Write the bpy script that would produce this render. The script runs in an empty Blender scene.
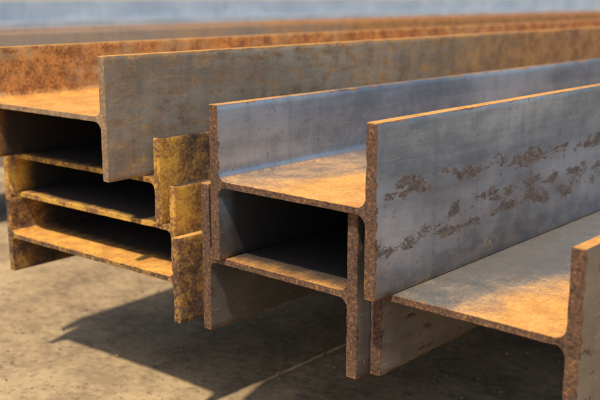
import bpy, math, random
from mathutils import Vector, noise
random.seed(4)
scene = bpy.context.scene
col = scene.collection
R = math.radians

# ------------------------------------------------------------------ node helper
class N:
    def __init__(s, name):
        s.m = bpy.data.materials.new(name); s.m.use_nodes = True
        s.t = s.m.node_tree; s.t.nodes.clear()
        s.out = s.t.nodes.new('ShaderNodeOutputMaterial')
        s.b = s.t.nodes.new('ShaderNodeBsdfPrincipled')
        s.t.links.new(s.b.outputs[0], s.out.inputs[0])
    def _in(s, sock, v):
        if isinstance(v, bpy.types.NodeSocket): s.t.links.new(v, sock)
        else:
            if hasattr(sock.default_value, '__len__') and len(sock.default_value) == 4 and len(v) == 3: v = (*v, 1)
            sock.default_value = v
    def math(s, op, a, b=0.0, c=0.0, clamp=False):
        n = s.t.nodes.new('ShaderNodeMath'); n.operation = op; n.use_clamp = clamp
        s._in(n.inputs[0], a); s._in(n.inputs[1], b); s._in(n.inputs[2], c)
        return n.outputs[0]
    def mul(s, *a):
        r = a[0]
        for q in a[1:]: r = s.math('MULTIPLY', r, q)
        return r
    def add(s, *a):
        r = a[0]
        for q in a[1:]: r = s.math('ADD', r, q)
        return r
    def inv(s, a): return s.math('SUBTRACT', 1.0, a, clamp=True)
    def step(s, v, a, b, lo=0.0, hi=1.0):
        n = s.t.nodes.new('ShaderNodeMapRange'); n.interpolation_type = 'SMOOTHSTEP'
        s._in(n.inputs[0], v); s._in(n.inputs[1], a); s._in(n.inputs[2], b); s._in(n.inputs[3], lo); s._in(n.inputs[4], hi)
        return n.outputs[0]
    def mix(s, f, a, b):
        n = s.t.nodes.new('ShaderNodeMix'); n.data_type = 'RGBA'
        s._in(n.inputs[0], f); s._in(n.inputs[6], a); s._in(n.inputs[7], b)
        return n.outputs[2]
    def noise(s, vec, scale, detail=6, rough=.6, dist=0.0):
        n = s.t.nodes.new('ShaderNodeTexNoise')
        s.t.links.new(vec, n.inputs['Vector']); n.inputs['Scale'].default_value = scale
        n.inputs['Detail'].default_value = detail; n.inputs['Roughness'].default_value = rough
        n.inputs['Distortion'].default_value = dist
        return n.outputs[0]
    def coords(s, seed=0.0, sc=(1, 1, 1)):
        tc = s.t.nodes.new('ShaderNodeTexCoord')
        mp = s.t.nodes.new('ShaderNodeMapping')
        mp.inputs['Location'].default_value = (seed*3.7, seed*1.9, seed*5.3); mp.inputs['Scale'].default_value = sc
        s.t.links.new(tc.outputs['Object'], mp.inputs[0])
        return mp.outputs[0]
    def xyz(s):
        tc = s.t.nodes.new('ShaderNodeTexCoord')
        a = s.t.nodes.new('ShaderNodeSeparateXYZ'); s.t.links.new(tc.outputs['Object'], a.inputs[0])
        b = s.t.nodes.new('ShaderNodeSeparateXYZ'); s.t.links.new(tc.outputs['Normal'], b.inputs[0])
        return a.outputs, b.outputs
    def bump(s, h, strength, dist, prev=None):
        n = s.t.nodes.new('ShaderNodeBump'); n.inputs['Strength'].default_value = strength
        n.inputs['Distance'].default_value = dist; s.t.links.new(h, n.inputs['Height'])
        if prev is not None: s.t.links.new(prev, n.inputs['Normal'])
        return n.outputs[0]
    def set(s, **k):
        for key, v in k.items(): s._in(s.b.inputs[key.replace('_', ' ')], v)

def gauss(n, v, c, w):
    d = n.math('ABSOLUTE', n.math('SUBTRACT', v, c))
    return n.step(d, 0.0, w, 1.0, 0.0)

def steel(name, seed, hb, scale_a=(.18, .235, .31), scale_b=(.44, .53, .64), side_cov=.25, top_cov=.45, top_tint=None,
          orange_side=.2, orange_top=.5, top_or_x=None, top_or_y=None, end_or=0.0, bands=(), streak=None, rust=((.035, .019, .012), (.13, .065, .035), (.38, .165, .04)),
          rustmix=.5, metal=.6, yel=0.0, far_orange=None, left_red=0.0, foot=0.0, edge_amt=.12, drips=.3, contrast=.015,
          top_shade_y=None, top_shade=.8, low_shade=.8, flake_dark=0.0, relief=.0012):
    n = N(name); p, nr = n.xyz(); x, y, z = p
    C1 = n.coords(seed); CS = n.coords(seed+.3, (1, .42, 1)); CL = n.coords(seed+.7, (1, .07, 2.6)); CV = n.coords(seed+.5, (1, 1.0, .10))
    CX = n.coords(seed+.9, (6, .4, 6))
    big = n.noise(CS, 5, 5, .55, .3); mid = n.noise(C1, 22, 7, .66); fine = n.noise(C1, 150, 6, .7); grit = n.noise(C1, 560, 3, .6)
    fl = n.noise(CS, 44, 12, .70, .1); long_ = n.noise(CL, 12, 7, .62); drip = n.noise(CV, 30, 7, .62); scr = n.noise(CX, 45, 5, .6)
    top = n.step(nr[2], .35, .75); end = n.step(n.mul(nr[1], -1.0), .35, .75)
    outer = n.mul(n.step(nr[0], .4, .7), n.step(x, 0.0, .02))
    az = n.math('ABSOLUTE', z)
    mw = n.math('SUBTRACT', mid, .5)
    edge = n.step(n.add(az, n.mul(mw, .016)), hb-.006, hb-.001)
    ye = n.step(n.add(y, n.mul(mw, .024)), .002, .009, 1.0, 0.0)
    sc = n.mix(n.step(n.add(n.mul(big, .50), n.mul(long_, .18), n.mul(mid, .16), n.mul(fl, .16)), .39, .61), scale_a, scale_b)
    sc = n.mix(n.mul(n.step(fine, .52, .70), .20), sc, (.50, .55, .60))
    sc = n.mix(n.mul(n.step(drip, .50, .74), drips), sc, (.09, .085, .08))
    if top_tint: sc = n.mix(n.mul(top, .8), sc, n.mix(n.step(n.add(n.mul(mid, .5), n.mul(fine, .5)), .36, .64), tuple(q*.75 for q in top_tint), top_tint))
    cov = n.add(side_cov, n.mul(top, top_cov-side_cov))
    for (c, w, amt, y0, sd) in bands:
        gate = n.step(n.noise(n.coords(sd, (.01, 1, .01)), 9.0, 2, .5), .34, .52, .45, 1.0)
        g = n.mul(gauss(n, n.add(z, n.mul(n.math('SUBTRACT', big, .5), .05)), c, w), amt, n.step(y, y0, y0+.05), outer, gate)
        cov = n.add(cov, g)
    cov = n.add(cov, n.mul(n.math('MAXIMUM', edge, ye), edge_amt), n.mul(end, .8))
    v = n.add(n.mul(fl, .85), n.mul(fine, .15), cov)
    rm = n.step(v, .85-contrast, .85+contrast)
    specks = n.mul(n.step(fine, .60, .66), n.step(big, .45, .60), .5)
    soft = n.step(v, .68, .98)
    rr = n.add(n.mul(mid, n.step(end, 0, 1, .55, .25)), n.mul(fine, n.step(end, 0, 1, .45, .75)))
    rc = n.mix(n.step(rr, .36, .54), rust[0], rust[1])
    rc = n.mix(n.step(n.add(rr, rustmix-.5, n.mul(end, -.015)), .51, .64), rc, rust[2])
    if flake_dark: rc = n.mix(n.mul(outer, n.inv(edge), n.inv(ye), flake_dark), rc, n.mix(n.step(fine, .4, .6), (.065, .057, .053), (.17, .135, .115)))
    om = n.add(orange_side, n.mul(top, orange_top-orange_side))
    if top_or_x: om = n.add(om, n.mul(n.step(x, top_or_x[0], top_or_x[1]), top, top_or_x[2]))
    if top_or_y: om = n.add(om, n.mul(n.step(y, top_or_y[0], top_or_y[1], 1.0, 0.0), top, top_or_y[2]))
    if end_or: om = n.add(om, n.step(n.add(y, n.mul(n.math('SUBTRACT', fl, .5), .1)), .0, .16, end_or, 0.0))
    if far_orange: om = n.add(om, n.step(y, far_orange[0], far_orange[1], 0.0, far_orange[2]))
    if left_red: om = n.add(om, n.mul(n.step(x, 0.0, -.05), n.inv(top), left_red))
    ob = n.add(n.mul(big, .50), n.mul(fl, .14), n.mul(mid, .18), n.mul(fine, .18))
    orange = n.step(n.add(ob, om), .80, 1.10)
    orange = n.mul(orange, n.inv(n.mul(end, .7)))
    oc = n.mix(n.step(n.add(n.mul(mid, .45), n.mul(fine, .55)), .34, .66), (.44, .165, .024), (.74, .38, .075))
    if far_orange: oc = n.mix(n.mul(n.step(y, far_orange[0], far_orange[1]), .9), oc, n.mix(n.step(mid, .4, .6), (.34, .14, .045), (.58, .26, .085)))
    if left_red:
        lr = n.mix(n.step(n.add(n.mul(mid, .5), n.mul(fine, .5)), .42, .58), (.15, .05, .018), (.60, .26, .06))
        lr = n.mix(n.mul(n.step(n.add(n.mul(big, .5), n.mul(fl, .5)), .50, .60), .6), lr, (.48, .37, .20))
        oc = n.mix(n.mul(n.step(x, 0.0, -.05), n.inv(top), .85), oc, lr)
    c = n.mix(n.mul(soft, .30), sc, rust[1])
    c = n.mix(specks, c, rust[1])
    c = n.mix(n.mul(n.step(scr, .62, .68), .4), c, (.50, .52, .53))
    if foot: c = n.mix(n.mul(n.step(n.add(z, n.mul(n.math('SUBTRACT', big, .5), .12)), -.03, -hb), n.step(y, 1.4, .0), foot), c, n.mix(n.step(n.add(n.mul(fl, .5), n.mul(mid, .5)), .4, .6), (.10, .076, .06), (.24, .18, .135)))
    c = n.mix(rm, c, rc)
    c = n.mix(n.mul(orange, .90), c, oc)
    if yel: c = n.mix(n.mul(n.step(n.add(n.mul(mid, .6), n.mul(fine, .4)), .46, .58), n.step(y, .0, .14, yel, yel*.3)), c, (.80, .43, .045))
    arr = n.mul(n.step(az, hb-.004, hb-.001), n.step(mid, .44, .60))
    c = n.mix(n.mul(arr, .65), c, (.50, .25, .07))
    if streak:
        g = n.mul(gauss(n, n.add(y, n.mul(mw, .05)), streak[0], streak[1]), n.step(drip, .44, .66), n.step(fine, .34, .52), outer)
        c = n.mix(n.mul(g, streak[2]), c, n.mix(n.step(z, -.0, -.11), (.62, .61, .55), (.62, .50, .24)))
        g2 = n.mul(gauss(n, y, streak[0]+.01, .05), gauss(n, z, -.118, .016), n.step(fine, .50, .56), outer)
        c = n.mix(n.mul(g2, .8), c, (.70, .50, .16))
    dirt = n.step(n.noise(C1, 75, 6, .7), .60, .68)
    c = n.mix(n.mul(dirt, .42), c, (.05, .033, .022))
    cavity_shade = n.mul(n.step(z, .004, -.004), n.inv(outer), n.inv(end), n.step(y, .0, .05), low_shade)  # painted shade for the cavity below the web, starting just behind the cut end
    if top_shade_y:
        cavity_shade = n.math('MAXIMUM', cavity_shade, n.mul(n.inv(outer), n.inv(end), n.step(z, -.012, -.004), n.step(n.add(y, n.mul(n.math('SUBTRACT', fl, .5), .1)), top_shade_y[0], top_shade_y[1]), top_shade))
    c = n.mix(cavity_shade, c, (.016, .013, .012))  # sheltered steel coloured near black, standing in for the shade inside the stack
    notm = n.inv(n.math('MAXIMUM', n.math('MAXIMUM', rm, orange), cavity_shade))
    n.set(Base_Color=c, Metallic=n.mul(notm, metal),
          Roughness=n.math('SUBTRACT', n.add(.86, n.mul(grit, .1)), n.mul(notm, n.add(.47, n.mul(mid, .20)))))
    b1 = n.bump(n.math('SUBTRACT', n.mul(n.math('SUBTRACT', fine, mid), .3), n.mul(rm, .6)), .45, relief)
    b2 = n.bump(grit, .4, .0005, b1)
    b3 = n.bump(mid, .2, relief*1.2, b2)
    b4 = n.bump(n.mul(fine, end), .8, .003, b3)
    n.t.links.new(b4, n.b.inputs['Normal'])
    return n.m

# ------------------------------------------------------------------ geometry
def normals2(pts):
    out = []
    k = len(pts)
    for i in range(k):
        a, b, c = pts[i-1], pts[i], pts[(i+1) % k]
        d1 = Vector((b[0]-a[0], b[1]-a[1])).normalized(); d2 = Vector((c[0]-b[0], c[1]-b[1])).normalized()
        t = (d1+d2).normalized()
        out.append((t.y, -t.x))
    return out
def loft(name, pts, length, mat, parent, y0=0.0, inset=.0014, wob=.0004, fine=True, seed=0, skew=0.0):
    k = len(pts); nn = normals2(pts)
    ys = [0, inset]
    y = .006 if fine else .012; st = .006 if fine else .6
    while y < length-.02:
        ys.append(y); y += st
        if fine and y > .04: st = .012
        if fine and y > .25: st = .03
        if fine and y > 3.2: st = .5
    ys += [length-inset, length]
    V = []; last = len(ys)-1
    for j, yy in enumerate(ys):
        ins = inset if j in (0, last) else 0
        for (px, pz), (nx, nz) in zip(pts, nn):
            q = Vector((px*8+seed, yy*9, pz*8)); q2 = q*4.5
            w = wob*(noise.noise(q)+.5*noise.noise(q2))
            if fine and yy < .012: w += wob*.9*noise.noise(Vector((px*90+seed, yy*60, pz*90)))
            dy = skew*px
            if j < 2:
                s = Vector((px*40+seed, pz*40, 3.1)); s2 = Vector((px*150+seed, pz*150, 7.1))
                dy += .0014*noise.noise(s)+.0010*noise.noise(s2)
                ch = noise.noise(Vector((px*70+seed*2, pz*70, 1.7)))
                if ch > .42: dy += (ch-.42)*.010
            V.append((px+nx*(w-ins), y0+yy+dy, pz+nz*(w-ins)))
    F = []
    for j in range(last):
        for i in range(k):
            a = j*k+i; b = j*k+(i+1) % k
            F.append((b, a, a+k, b+k))
    L = last*k
    for i in range(k//2-1):
        F.append((i, i+1, k-2-i, k-1-i))
        F.append((L+k-1-i, L+k-2-i, L+i+1, L+i))
    me = bpy.data.meshes.new(name); me.from_pydata(V, [], F); me.update()
    me.polygons.foreach_set('use_smooth', [True]*len(me.polygons))
    me.set_sharp_from_angle(angle=R(32))
    me.materials.append(mat)
    o = bpy.data.objects.new(name, me); col.objects.link(o)
    if parent: o.parent = parent
    return o
def flange_pts(x0, x1, hb, r=.002, n=26):
    P = []
    def arc(cx, cz, a0):
        for i in range(3):
            a = R(a0+45*i); P.append((cx+r*math.cos(a), cz+r*math.sin(a)))
    arc(x1-r, -hb+r, -90)
    for i in range(1, n): P.append((x1, -hb+r+(2*hb-2*r)*i/n))
    arc(x1-r, hb-r, 0); arc(x0+r, hb-r, 90)
    for i in range(1, n): P.append((x0, hb-r-(2*hb-2*r)*i/n))
    arc(x0+r, -hb+r, 180)
    return P
def web_pts(x0, x1, tw, r):
    h = tw/2; m = 36
    B = [(x0-.001, -h-r)]
    B += [(x0+r+r*math.cos(R(180-18*i)), -h-r+r*math.sin(R(180-18*i))) for i in range(6)]
    B += [(x0+r+(x1-x0-2*r)*i/m, -h) for i in range(1, m)]
    B += [(x1-r+r*math.cos(R(90-18*i)), -h-r+r*math.sin(R(90-18*i))) for i in range(6)]
    B += [(x1+.001, -h-r)]
    return B + [(a, -b) for a, b in reversed(B)]
def beam(label, xr, W, b, tf, tw, zc, yend, mat, length=12.0, fine=True, seed=0, r=.018, skew=0.0):
    e = bpy.data.objects.new('steel_girder', None); col.objects.link(e)
    e.location = (xr-W/2, yend, zc); e.empty_display_size = .1
    e['label'] = label; e['category'] = 'steel girder'; e['kind'] = 'thing'
    hw = W/2
    loft('flange', flange_pts(-hw, -hw+tf, b/2), length, mat, e, fine=fine, seed=seed, skew=skew)
    loft('flange', flange_pts(hw-tf, hw, b/2), length, mat, e, fine=fine, seed=seed+7, skew=skew)
    loft('web', web_pts(-hw+tf, hw-tf, tw, r), length-.002, mat, e, y0=.0008, inset=.0008, wob=.0003, fine=fine, seed=seed+3, skew=skew)
    return e

# ------------------------------------------------------------------ steel materials
mA = steel('blue_mill_scale', 1.0, .15, side_cov=.195, top_cov=.20, top_tint=(.33, .26, .19), orange_side=.12, orange_top=.34, top_or_x=(-.18, .12, .24), top_or_y=(.0, .7, .12), foot=.85, flake_dark=.92, drips=.25, low_shade=.93,
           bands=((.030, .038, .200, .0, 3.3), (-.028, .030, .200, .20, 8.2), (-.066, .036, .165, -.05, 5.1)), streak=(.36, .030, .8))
mB = steel('grey_brown_scale', 2.0, .15, scale_a=(.11, .105, .10), scale_b=(.22, .205, .19), side_cov=.25, top_cov=.42, orange_side=.24, orange_top=.46, top_shade_y=(-.01, .05), top_shade=.95, low_shade=.35)
mD = steel('grey_scale_orange_bloom', 3.0, .15, scale_a=(.14, .13, .12), scale_b=(.27, .245, .22), side_cov=.25, top_cov=.22, top_tint=(.34, .31, .27), orange_side=.20, orange_top=.18, top_or_x=(-.10, .16, .36), top_or_y=(.0, .60, .18), low_shade=.35)
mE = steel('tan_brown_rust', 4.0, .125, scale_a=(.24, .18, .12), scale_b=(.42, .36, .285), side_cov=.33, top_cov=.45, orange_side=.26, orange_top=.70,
           rust=((.15, .095, .055), (.28, .18, .10), (.46, .27, .11)), rustmix=.50, metal=.15, far_orange=(.3, 2.2, .36), left_red=.46, contrast=.08, drips=.45, low_shade=.95, relief=.0005)
mF = steel('yellow_brown_rust', 5.0, .09, scale_a=(.13, .08, .042), scale_b=(.29, .19, .09), side_cov=.40, top_cov=.45, orange_side=.28, orange_top=.5, end_or=.26, yel=.65, metal=.1, top_shade_y=(-.02, .03), top_shade=.95, low_shade=.95, contrast=.04)
mG = steel('ochre_rust', 6.0, .09, scale_a=(.13, .08, .042), scale_b=(.29, .185, .08), side_cov=.40, top_cov=.45, orange_side=.28, orange_top=.52, end_or=.28, yel=.65, metal=.1, top_shade_y=(-.02, .03), top_shade=.95, low_shade=.95, contrast=.04)
mH = steel('dark_brown_rust', 7.0, .09, scale_a=(.11, .08, .055), scale_b=(.24, .17, .095), side_cov=.42, top_cov=.40, orange_side=.28, orange_top=.80, end_or=.12, yel=.3, metal=.1, top_shade_y=(.06, .12), top_shade=.93, low_shade=.6)
mK = steel('far_rust_tan', 8.0, .125, scale_a=(.38, .27, .19), scale_b=(.48, .36, .27), side_cov=.12, top_cov=.2, orange_side=.30, orange_top=.4, metal=.0, far_orange=(1.0, 5.0, .4))
mL = steel('far_blue_scale', 9.0, .15, scale_a=(.42, .48, .55), scale_b=(.60, .65, .69), side_cov=.0, top_cov=.0, orange_side=.0, orange_top=.0, metal=.1, edge_amt=.0)

# ------------------------------------------------------------------ beams
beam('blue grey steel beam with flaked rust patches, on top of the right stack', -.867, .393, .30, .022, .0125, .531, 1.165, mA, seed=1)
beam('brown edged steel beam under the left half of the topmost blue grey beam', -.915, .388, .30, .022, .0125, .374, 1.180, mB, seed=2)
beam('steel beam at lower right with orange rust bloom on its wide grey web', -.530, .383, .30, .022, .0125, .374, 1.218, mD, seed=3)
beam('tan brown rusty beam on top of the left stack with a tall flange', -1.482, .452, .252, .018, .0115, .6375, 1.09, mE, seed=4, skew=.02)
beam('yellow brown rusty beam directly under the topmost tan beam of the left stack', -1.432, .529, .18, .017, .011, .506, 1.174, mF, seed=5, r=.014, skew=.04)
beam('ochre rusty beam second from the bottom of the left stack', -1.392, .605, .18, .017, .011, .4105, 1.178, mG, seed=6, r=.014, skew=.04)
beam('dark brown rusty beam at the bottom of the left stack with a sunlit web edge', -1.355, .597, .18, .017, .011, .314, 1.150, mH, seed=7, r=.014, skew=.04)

for i, (zc, lab) in enumerate(((.349, 'tan rusty beam at the bottom of the stack behind the left stack'), (.481, 'tan rusty beam in the middle of the stack behind the left stack'), (.613, 'tan rusty beam on top of the stack behind the left stack'))):
    beam(lab, -3.2-.022*(i % 2), .42, .25, .018, .0115, zc, .9, mK, fine=False, seed=20+i)
for i, (xr, zc, lab) in enumerate(((-6.4, .374, 'blurred blue grey beam at the foot of the far stack, nearest side'),
                             (-6.43, .531, 'blurred blue grey beam on top of the far stack, nearest side'),
                             (-6.95, .374, 'blurred blue grey beam at the foot of the far stack, far side'),
                             (-6.98, .531, 'blurred blue grey beam on top of the far stack, far side'),
                             (-6.72, .688, 'blurred blue grey beam crowning the far stack'))):
    beam(lab, xr, .42, .30, .022, .0125, zc, 1.6, mL, length=18, fine=False, seed=30+i)

# ------------------------------------------------------------------ timbers
w = N('weathered_timber'); cw = w.coords(0, (.25, 3, 3)); a = w.noise(cw, 14, 8, .6, .4)
w.set(Base_Color=w.mix(w.step(a, .35, .65), (.07, .05, .035), (.22, .16, .10)), Roughness=.9)
w.t.links.new(w.bump(a, .5, .004), w.b.inputs['Normal'])
def timber(x0, x1, y, label):
    pts = flange_pts(-.09, .09, .1115, r=.008, n=4)
    o = loft('timber_bearer', pts, x1-x0, w.m, None, wob=.003, fine=False, seed=y)
    o.rotation_euler = (0, 0, R(-90)); o.location = (x0, y, .1118)
    o['label'] = label; o['category'] = 'timber'
names = ['nearest', 'second', 'third', 'farthest']
for i, y in enumerate((2.75, 5.8, 9.0, 12.3)):
    timber(-2.08, -.42, y, 'weathered square timber under the two front stacks, %s from the beam ends' % names[i])
    timber(-3.75, -3.05, y, 'weathered square timber under the tan stack behind, %s from the beam ends' % names[i])
    timber(-7.5, -6.2, y, 'weathered square timber under the far blue stack, %s from the beam ends' % names[i])

# ------------------------------------------------------------------ ground
g = N('dusty_concrete_yard'); cg = g.coords(0)
n1 = g.noise(cg, 1.6, 6, .6); n2 = g.noise(cg, 7, 8, .62); n3 = g.noise(cg, 48, 7, .66); n4 = g.noise(cg, 320, 3, .6)
c = g.mix(g.step(n1, .35, .65), (.27, .18, .09), (.42, .30, .155))
c = g.mix(g.mul(g.step(n2, .42, .62), .6), c, (.17, .115, .062))
c = g.mix(g.mul(g.step(n3, .5, .66), .35), c, (.54, .40, .22))
c = g.mix(g.mul(g.step(n3, .46, .36), .5), c, (.09, .062, .04))
g.set(Base_Color=c, Roughness=.95)
b = g.bump(n2, .6, .02); b = g.bump(n3, .6, .004, b); b = g.bump(n4, .3, .0012, b)
g.t.links.new(b, g.b.inputs['Normal'])
V = []; F = []
xs = [-400, -60, -12] + [-6+.08*i for i in range(90)] + [4, 60, 400]
yv = [-400, -60, -6] + [-.5+.08*i for i in range(90)] + [12, 60, 400]
for yy in yv:
    for xx in xs:
        inside = -6 < xx < 1.1 and -.5 < yy < 6.6
        V.append((xx, yy, .010*noise.noise(Vector((xx*2.2, yy*2.2, 0)))-.006 if inside else -.006))
k = len(xs)
for j in range(len(yv)-1):
    for i in range(k-1): F.append((j*k+i, j*k+i+1, (j+1)*k+i+1, (j+1)*k+i))
me = bpy.data.meshes.new('ground'); me.from_pydata(V, [], F); me.materials.append(g.m)
me.polygons.foreach_set('use_smooth', [True]*len(me.polygons))
o = bpy.data.objects.new('ground', me); col.objects.link(o); o['kind'] = 'structure'

V = []; F = []
def stone(cx, cy, s):
    base = len(V)
    for (dx, dy, dz) in ((1,0,0),(-1,0,0),(0,1,0),(0,-1,0),(0,0,.7),(0,0,-.6),(.6,.6,.4),(-.6,-.5,.45)):
        V.append((cx+dx*s*random.uniform(.7,1.2), cy+dy*s*random.uniform(.7,1.2), s*.1+dz*s*random.uniform(.7,1.1)))
    for f in ((0,6,4),(0,2,6),(2,4,6),(2,1,4),(1,7,4),(1,3,7),(3,4,7),(3,0,4),(2,0,5),(1,2,5),(3,1,5),(0,3,5)): F.append(tuple(base+q for q in f))
for i in range(4000):
    stone(random.uniform(-4.5, .2), random.uniform(.6, 4.5), random.choice((.0018,.002,.0025,.003,.004,.005)) )
me = bpy.data.meshes.new('loose_grit'); me.from_pydata(V, [], F)
s = N('grit_stone'); s.set(Base_Color=s.mix(s.step(s.noise(s.coords(0), 30, 2), .4, .6), (.14, .095, .055), (.34, .25, .14)), Roughness=.95)
me.materials.append(s.m)
o = bpy.data.objects.new('loose_grit', me); col.objects.link(o); o['kind'] = 'stuff'
o['label'] = 'fine loose grit scattered on the dusty ground'; o['category'] = 'grit'

# ------------------------------------------------------------------ light
az = Vector((.34, -.94)).normalized(); el = R(62)
S = Vector((az.x*math.cos(el), az.y*math.cos(el), math.sin(el)))
ld = bpy.data.lights.new('sun', 'SUN'); ld.energy = 5.0; ld.angle = R(2.5); ld.color = (1, .89, .72)
lo = bpy.data.objects.new('sun', ld); col.objects.link(lo); lo.rotation_euler = S.to_track_quat('Z', 'Y').to_euler(); lo.location = S*10
wd = bpy.data.worlds.new('World'); scene.world = wd; wd.use_nodes = True
nt = wd.node_tree; sky = nt.nodes.new('ShaderNodeTexSky'); sky.sky_type = 'NISHITA'; sky.sun_disc = False
sky.sun_elevation = el; sky.sun_rotation = math.atan2(S.x, S.y); sky.dust_density = 1.8
bg = nt.nodes['Background']; bg.inputs[1].default_value = .15; nt.links.new(sky.outputs[0], bg.inputs[0])

# ------------------------------------------------------------------ camera
cd = bpy.data.cameras.new('camera'); cam = bpy.data.objects.new('camera', cd); col.objects.link(cam)
cam.location = (0, 0, .88); cam.rotation_euler = (R(77.37), 0, R(41.5))
cd.sensor_width = 36; cd.lens = 54.9; cd.clip_start = .02; cd.clip_end = 2000
cd.dof.use_dof = True; cd.dof.focus_distance = 1.66; cd.dof.aperture_fstop = 3.8
scene.camera = cam
scene.view_settings.view_transform = 'Standard'
